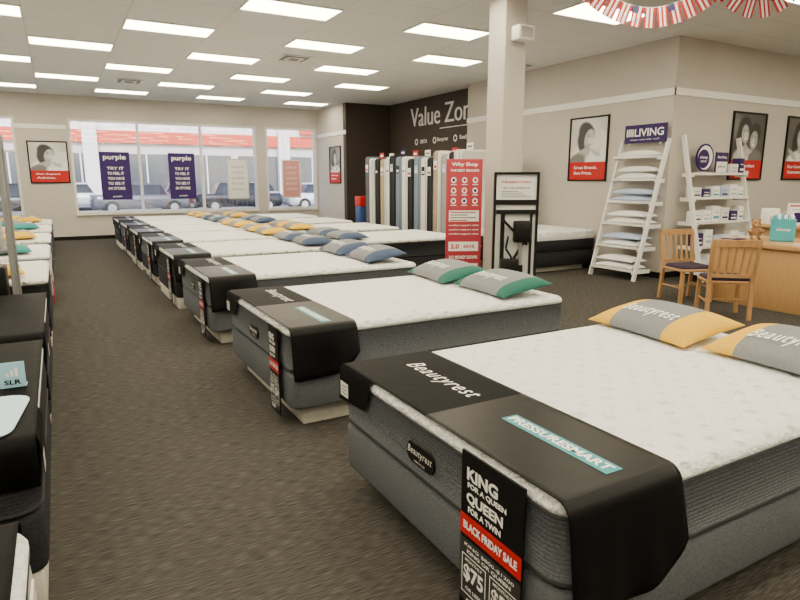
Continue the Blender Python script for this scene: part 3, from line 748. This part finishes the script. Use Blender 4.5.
lx=[-.56,-.32,-.08,.16,.40,.60]
for i,(z,yy,d) in enumerate(outb):
    for j,x in enumerate(lx):
        if i==0 and j>3: continue
        if i==4 and j<4: continue
        hh=random.uniform(.14,.28); wd=.105 if j<5 else .07
        m=[WHITE,PW,G4,PURP,WHITE,PLB,SHELF][(i*3+j)%7]
        b=MB(); b.rbox((-wd,-.07,0),(wd,.07,hh),m,r=.015,e=.01); T=FR((0,-.0705,hh*.6),(1,0,0),(0,0,1)); b.text('sleep',0,0,wd*1.2,.03,G2 if m!=PURP else WHITE,T,z=.001); b.quad(-wd*.7,wd*.7,-hh*.4,-hh*.25,[PURP,G3,TEAL][j%3] if m!=PURP else WHITE,T,z=.001)
        b.obj('boxed_product',loc=(BX+x,BY+yy,z),label='small %s boxed bedding accessory on the ladder shelf'%('purple' if m==PURP else 'pale blue' if m==PLB else 'white'),cat='box',group='boxes on the ladder shelf')
zt=outb[4][0]; yt=BY+outb[4][1]
b=MB(); T=FR((0,0,0),(1,0,0),(0,0,1))
b.cyl((0,.01,0),(0,-.01,0),.22,.22,PURP,28); b.disc(0,0,.19,.19,WHITE,T,z=.011); b.disc(-.04,-.02,.15,.15,PURP,T,z=.012); b.text('sleep',-.04,.0,.2,.06,WHITE,T,z=.014); b.text('COMFORT',-.04,-.06,.17,.03,WHITE,T,z=.014)
b.rbox((-.06,-.05,-.25),(.06,.05,-.22),METAL,r=.02); b.obj('round_sign',loc=(9.18,yt,zt+.252),label='round purple and white sign standing on the ladder shelf',cat='sign')
b=MB(); b.box((-.16,-.01,0),(.16,.01,.34),PURP); T=FR((0,-.0105,.17),(1,0,0),(0,0,1)); b.quad(-.14,.14,-.15,.02,WHITE,T,z=.001); b.text('Best Sleep',0,.09,.24,.05,WHITE,T,z=.001,bold=.02); b.text('pillows',0,-.06,.2,.05,PURP,T,z=.002)
b.obj('shelf_card',loc=(9.60,yt-.02,zt+.002),label='upright purple and white card on the ladder shelf',cat='card')

# ------------------------------------------------------------------ desk
DX=8.15
E=empty('reception_desk',(DX,4.15,0),0,'honey oak service desk with a thick rounded top','desk')
b=MB(); b.rbox((-.56,-1.3,.76),(.5,.85,.83),OAK,r=.18,e=.015,n=6); b.obj('desk_top',parent=E)
b=MB(); b.rbox((-.50,-1.24,.0),(-.46,.80,.76),OAK,r=.01,e=.004); b.obj('front_panel',parent=E)
for y in (-1.24,.76):
    b=MB(); b.rbox((-.455,y,0),(.42,y+.04,.76),OAK,r=.01,e=.004); b.obj('side_panel',parent=E)
b=MB(); b.rbox((.0,-.95,.35),(.4,-.5,.755),OAK,r=.01,e=.004)
for z in(.45,.62): b.tube([(-.01,-.8,z),(-.01,-.65,z)],.008,METAL)
b.obj('drawer_unit',parent=E)
DZ=.832
E=empty('service_counter',(9.35,4.75,0),0,'oak side counter behind the service desk','counter')
b=MB(); b.rbox((-.6,-.35,.93),(.9,.35,.98),OAK,r=.08,e=.012,n=4); b.obj('counter_top',parent=E)
b=MB(); b.rbox((-.5,-.3,0),(.85,.3,.93),OAK,r=.01,e=.004); b.obj('counter_body',parent=E)
for i in range(2):
    b=MB(); b.rbox((-.44+.66*i,-.325,.08),(.16+.66*i,-.302,.88),OAK2,r=.01,e=.003); d=b.obj('door',parent=E)
    b=MB(); b.tube([(.10+.66*i,-.34,.42),(.10+.66*i,-.34,.56)],.008,METAL); b.obj('handle',parent=d)

FUR=M('plush_fur',(.36,.19,.09),.95,var=.15,vs=40,bump=.6,bs=120); FUR2=M('plush_muzzle',(.62,.44,.27),.95,bump=.4,bs=120)
E=empty('teddy_bear',(7.98,4.62,DZ),-.7,'small brown plush teddy bear sitting on the desk','plush toy')
b=MB(); b.ell((0,0,.085),(.07,.06,.085),FUR).ell((0,-.01,.205),(.058,.054,.052),FUR)
for s in(-1,1):
    b.ell((s*.045,0,.252),(.02,.012,.02),FUR).ell((s*.075,-.03,.11),(.026,.05,.026),FUR).ell((s*.045,-.085,.028),(.03,.06,.028),FUR).ell((s*.045,-.142,.035),(.026,.01,.028),FUR2)
b.ell((0,-.058,.19),(.026,.02,.02),FUR2); b.obj('body',parent=E)
b=MB(); b.ell((0,-.078,.198),(.009,.006,.007),BLACK)
for s in(-1,1): b.ell((s*.022,-.056,.222),(.006,.005,.006),BLACK)
b.obj('face_features',parent=E)
AQ=M('bag_aqua',(.05,.40,.50),.5); b=MB()
b.loft(-.13,.13,-.06,.06,[(.01,0),(0,.01),(-.004,.28),(-.004,.285)],.01,AQ,n=2,smooth=False)
for i in range(6): b.ell((-.09+.036*i,0,.30),(.03,.03,.04),WHITE if i%2 else AQ)
b.tube([(-.05,-.066,.27),(-.05,-.066,.35),(0,-.066,.38),(.05,-.066,.35),(.05,-.066,.27)],.004,WHITE); b.text('sleep',0,.15,.16,.05,WHITE,FR((0,-.063,0),(1,0,0),(0,0,1)),z=.002)
b.obj('gift_bag',loc=(8.03,4.30,DZ),rot=-.9,label='aqua paper gift bag with tissue on the desk',cat='gift bag')
b=MB(); b.rbox((-.15,-.06,0),(.15,.06,.015),MBLK,r=.01,e=.003); b.box((-.22,-.01,.06),(.22,.012,.34),MBLK); b.cyl((0,0,.015),(0,0,.08),.02,.02,MBLK); b.quad(-.21,.21,.07,.33,G2,FR((0,-.0105,0),(1,0,0),(0,0,1)),z=.001)
b.obj('computer_monitor',loc=(8.35,3.7,DZ),rot=1.2,label='black computer monitor standing on the desk',cat='monitor')
for i,(x,y,m,r) in enumerate([(8.2,4.80,WHITE,.2),(7.78,3.85,WHITE,-.3),(7.78,4.78,PURP,.05)]):
    b=MB(); b.box((-.09,-.12,0),(.09,.12,.012),m); b.quad(-.07,.07,-.02,.1,G3,FR((0,0,.0125),(1,0,0),(0,1,0)),z=.0005); b.obj('brochure_stack',loc=(x,y,DZ),rot=r,label='%s stack of leaflets on the desk'%('purple' if m==PURP else 'white'),cat='brochures')
b=MB(); 
for i in range(3): b.box((-.14,-.03+.05*i,0),(.14,-.02+.05*i,.20+.05*i),WHITE); b.quad(-.11,.11,.03,.17+.05*i,[PURP,PLB,RED][i],FR((0,-.0305+.05*i,0),(1,0,0),(0,0,1)),z=.001)
b.box((-.15,-.04,0),(.15,.1,.01),G4); b.obj('leaflet_holder',loc=(9.10,4.66,.982),rot=-.5,label='clear tiered leaflet holder on the counter',cat='leaflet holder')
for i,(x,y,h,m) in enumerate([(8.92,4.97,.22,WHITE),(9.45,4.75,.28,G1),(9.75,4.6,.2,WHITE),(10.05,4.75,.25,M('box_tan',(.4,.3,.2),.6))]):
    b=MB(); b.rbox((-.10,-.07,0),(.10,.07,h),m,r=.01,e=.006); b.quad(-.07,.07,.04,.12,G3,FR((0,-.071,0),(1,0,0),(0,0,1))); b.obj('carton',loc=(x,y,.982),rot=-.3,label='%s carton standing on the side counter'%['small white','tall black','white','tan'][i],cat='carton')

# ------------------------------------------------------------------ chairs
def chair(loc,rot,label):
    """front of seat = -y ; back at +y"""
    E=empty('wooden_chair',loc,rot,label,'chair',group='visitor chairs')
    E.scale=(1.14,1.04,.99)
    b=MB(); b.rbox((-.22,-.22,.42),(.22,.21,.455),OAK2,r=.05,e=.01); st=b.obj('seat',parent=E)
    b=MB(); b.loft(-.205,.205,-.205,.19,[(.0,.456),(-.003,.475),(.01,.492),(.04,.5),(.1,.502)],.06,SEAT,n=4); b.obj('cushion',parent=st)
    for sx in(-1,1):
        b=MB(); b.bar((sx*.2,-.19,0),(sx*.19,-.18,.42),.038,.038,OAK2,side=(1,0,0)); b.obj('leg',parent=E)
        b=MB(); b.bar((sx*.2,.235,0),(sx*.2,.2,.42),.036,.04,OAK2,side=(1,0,0)); b.obj('leg',parent=E)
    b=MB()
    for sx in(-1,1): b.bar((sx*.2,.2,.42),(sx*.215,.28,.90),.034,.036,OAK2,side=(1,0,0))
    pts=8
    for i in range(pts):
        t0=-1+2*i/pts;t1=-1+2*(i+1)/pts
        f=lambda t:(.225*t,.275+.035*(1-t*t),.905)
        b.bar(f(t0),f(t1),.075,.028,OAK2,side=(0,0,1)); g=lambda t:(.2*t,.212+.02*(1-t*t),.52); b.bar(g(t0),g(t1),.04,.022,OAK2,side=(0,0,1))
    for i in range(5):
        t=-.66+.33*i; b.bar((.2*t,.212+.02*(1-t*t),.52),(.22*t,.272+.035*(1-t*t),.88),.024,.012,OAK2,side=(1,0,0))
    b.obj('backrest',parent=E)
    b=MB(); b.cyl((-.19,-.18,.2),(-.2,.215,.2),.011,.011,OAK2,8).cyl((.19,-.18,.2),(.2,.215,.2),.011,.011,OAK2,8).cyl((-.195,.02,.2),(.195,.02,.2),.011,.011,OAK2,8); b.obj('stretcher',parent=E)
chair((7.32,5.08,0),-.30,'light oak chair with slatted back and dark purple seat cushion')
chair((6.84,4.26,0),math.pi-.70,'light oak chair with slatted back pulled up to the desk')

# ------------------------------------------------------------------ flag garland
NAVY=M('print_navy',(.02,.035,.15),.6); FRED=M('flag_red',(.45,.012,.02),.7)
def garland(p0,p1,sag,n,label,hh=.21):
    E=empty('flag_garland',p0,0,label,'bunting',group='flag garlands')
    d=Vector(p1)-Vector(p0)
    pt=lambda t: d*t+Vector((0,0,-sag*4*t*(1-t)))
    b=MB(); b.tube([pt(i/24) for i in range(25)],.004,WHITE,6); b.obj('cord',parent=E)
    for i in range(n):
        t=(i+.5)/n; a=pt(t-.46/n); c=pt(t+.46/n); b=MB(); x=(c-a).normalized(); w=(c-a).length; up=Vector((0,0,1))
        y=(up-x*up.dot(x)).normalized(); T=FR(a,x,y)
        for k in range(5): 
            b.quad(w*k/5,w*(k+1)/5,-hh,0,[FRED,WHITE][k%2],T,z=.003*(k%2))
        if i%3==1:
            for sgn in (-.006,.010): b.quad(0,w*.5,-.07,0,NAVY,T,z=sgn)
        b.obj('flag',parent=E)
garland((5.25,5.15,H-.02),(6.45,4.47,H-.02),.31,11,'garland of red, white and blue striped flags under the ceiling')
garland((6.55,4.40,H-.02),(7.15,4.05,H-.02),.22,6,'second swag of striped flags under the ceiling')

# ------------------------------------------------------------------ outside
ASPH=M('asphalt',(.16,.16,.17),.9,var=.1,vs=5); b=MB(); b.box((-80,YB+.2,-.15),(90,51.2,-.05),ASPH)
for i in range(12): b.box((-14+i*3,30,-.05),(-13.9+i*3,35,-.045),WHITE)
b.obj('ground_outside',label='grey asphalt parking lot outside the shop',cat='parking lot',kind='stuff')
FAC=M('facade_grey',(.50,.46,.44),.8,var=.04,vs=1); FR2=M('facade_red',(.55,.075,.035),.7); GL=M('storefront_glass',(.06,.07,.085),.15)
FACL=M('facade_pale',(.66,.62,.59),.8)
b=MB(); b.box((-70,52,-.05),(70,62,8.5),FAC)
b.box((-70,51.7,4.4),(70,52,5.3),FR2); b.box((-70,51.6,7.3),(70,52,8.6),FR2); b.box((-70,51.8,5.3),(70,52,7.3),FACL)
for i in range(26):
    x=-60+i*4.6; b.box((x,51.9,.3),(x+4.0,52.02,3.6),GL); b.box((x+1.95,51.85,.3),(x+2.05,51.95,3.6),FACL)
for i in range(8): b.box((-58+i*15,51.4,-.05),(-57.0+i*15,51.9,8.0),FACL)
b.box((19,51.3,5.5),(27,51.6,7.2),FR2)
b.obj('shopping_plaza',label='long grey shopping plaza building with orange-red bands',cat='building')
def car(loc,rot,col,label):
    E=empty('car',loc,rot,label,'car',group='parked cars')
    p=M('car_'+col[0],col[1],.25,metal=.3); gl=M('car_glass',(.02,.022,.026),.15); ty=M('tyre',(.01,.01,.01),.8)
    b=MB(); b.loft(-2.25,2.25,-.9,.9,[(.12,.28),(.03,.36),(0,.5),(0,.72),(.04,.88),(.1,.95)],.35,p,n=5); b.obj('body',parent=E)
    b=MB(); b.loft(-1.35,1.15,-.82,.82,[(0,.951,gl),(.14,1.2,gl),(.28,1.42,p),(.36,1.5,p)],.2,p,n=4); b.obj('cabin',parent=E)
    for sx in(-1.4,1.4):
        for sy in(-1,1): b=MB(); b.cyl((0,-.1,0),(0,.1,0),.34,.34,ty,18).cyl((0,-.11,0),(0,.11,0),.19,.19,METAL,12); b.obj('wheel',parent=E,loc=(sx,sy*.82,.34))
cc=[('silver',(.35,.35,.37)),('black',(.02,.02,.024)),('white',(.55,.55,.55)),('grey',(.10,.10,.115)),('dark_red',(.18,.02,.02))]
for i,(x,k) in enumerate([(-7.2,0),(-1.6,1),(3.6,3),(8.4,1),(13.2,2),(18.2,3)]):
    car((x,32.5,-.04),random.uniform(-.04,.04),cc[k],'%s car parked side-on outside the shop windows'%cc[k][0].replace('_',' '))
for i,(x,k) in enumerate([(1.0,2),(6.5,4),(11.5,0),(16.0,1)]):
    car((x,39.5,-.04),math.pi/2,cc[k],'%s car parked nose-in across the lot'%cc[k][0].replace('_',' '))

# ------------------------------------------------------------------ light, world, camera
w=bpy.data.worlds.new('World'); SC.world=w; w.use_nodes=True
bg=w.node_tree.nodes['Background']; sk=w.node_tree.nodes.new('ShaderNodeTexSky'); sk.sky_type='NISHITA'; sk.sun_disc=False; sk.sun_elevation=math.radians(35); sk.sun_rotation=math.radians(180)
w.node_tree.links.new(sk.outputs[0],bg.inputs['Color']); bg.inputs['Strength'].default_value=.8
sd=bpy.data.lights.new('sun','SUN'); sd.energy=8; sd.angle=.02; so=bpy.data.objects.new('sun',sd); COL.objects.link(so); so.rotation_euler=(math.radians(50),0,math.radians(-15))

cd=bpy.data.cameras.new('camera'); co=bpy.data.objects.new('camera',cd); COL.objects.link(co)
cd.sensor_width=36; cd.lens=27; cd.clip_end=300
co.location=(0,0,1.6)
yaw=math.radians(29.4); pit=math.radians(11.3)
f=Vector((math.sin(yaw)*math.cos(pit),math.cos(yaw)*math.cos(pit),-math.sin(pit)))
co.rotation_euler=f.to_track_quat('-Z','Y').to_euler()
SC.camera=co
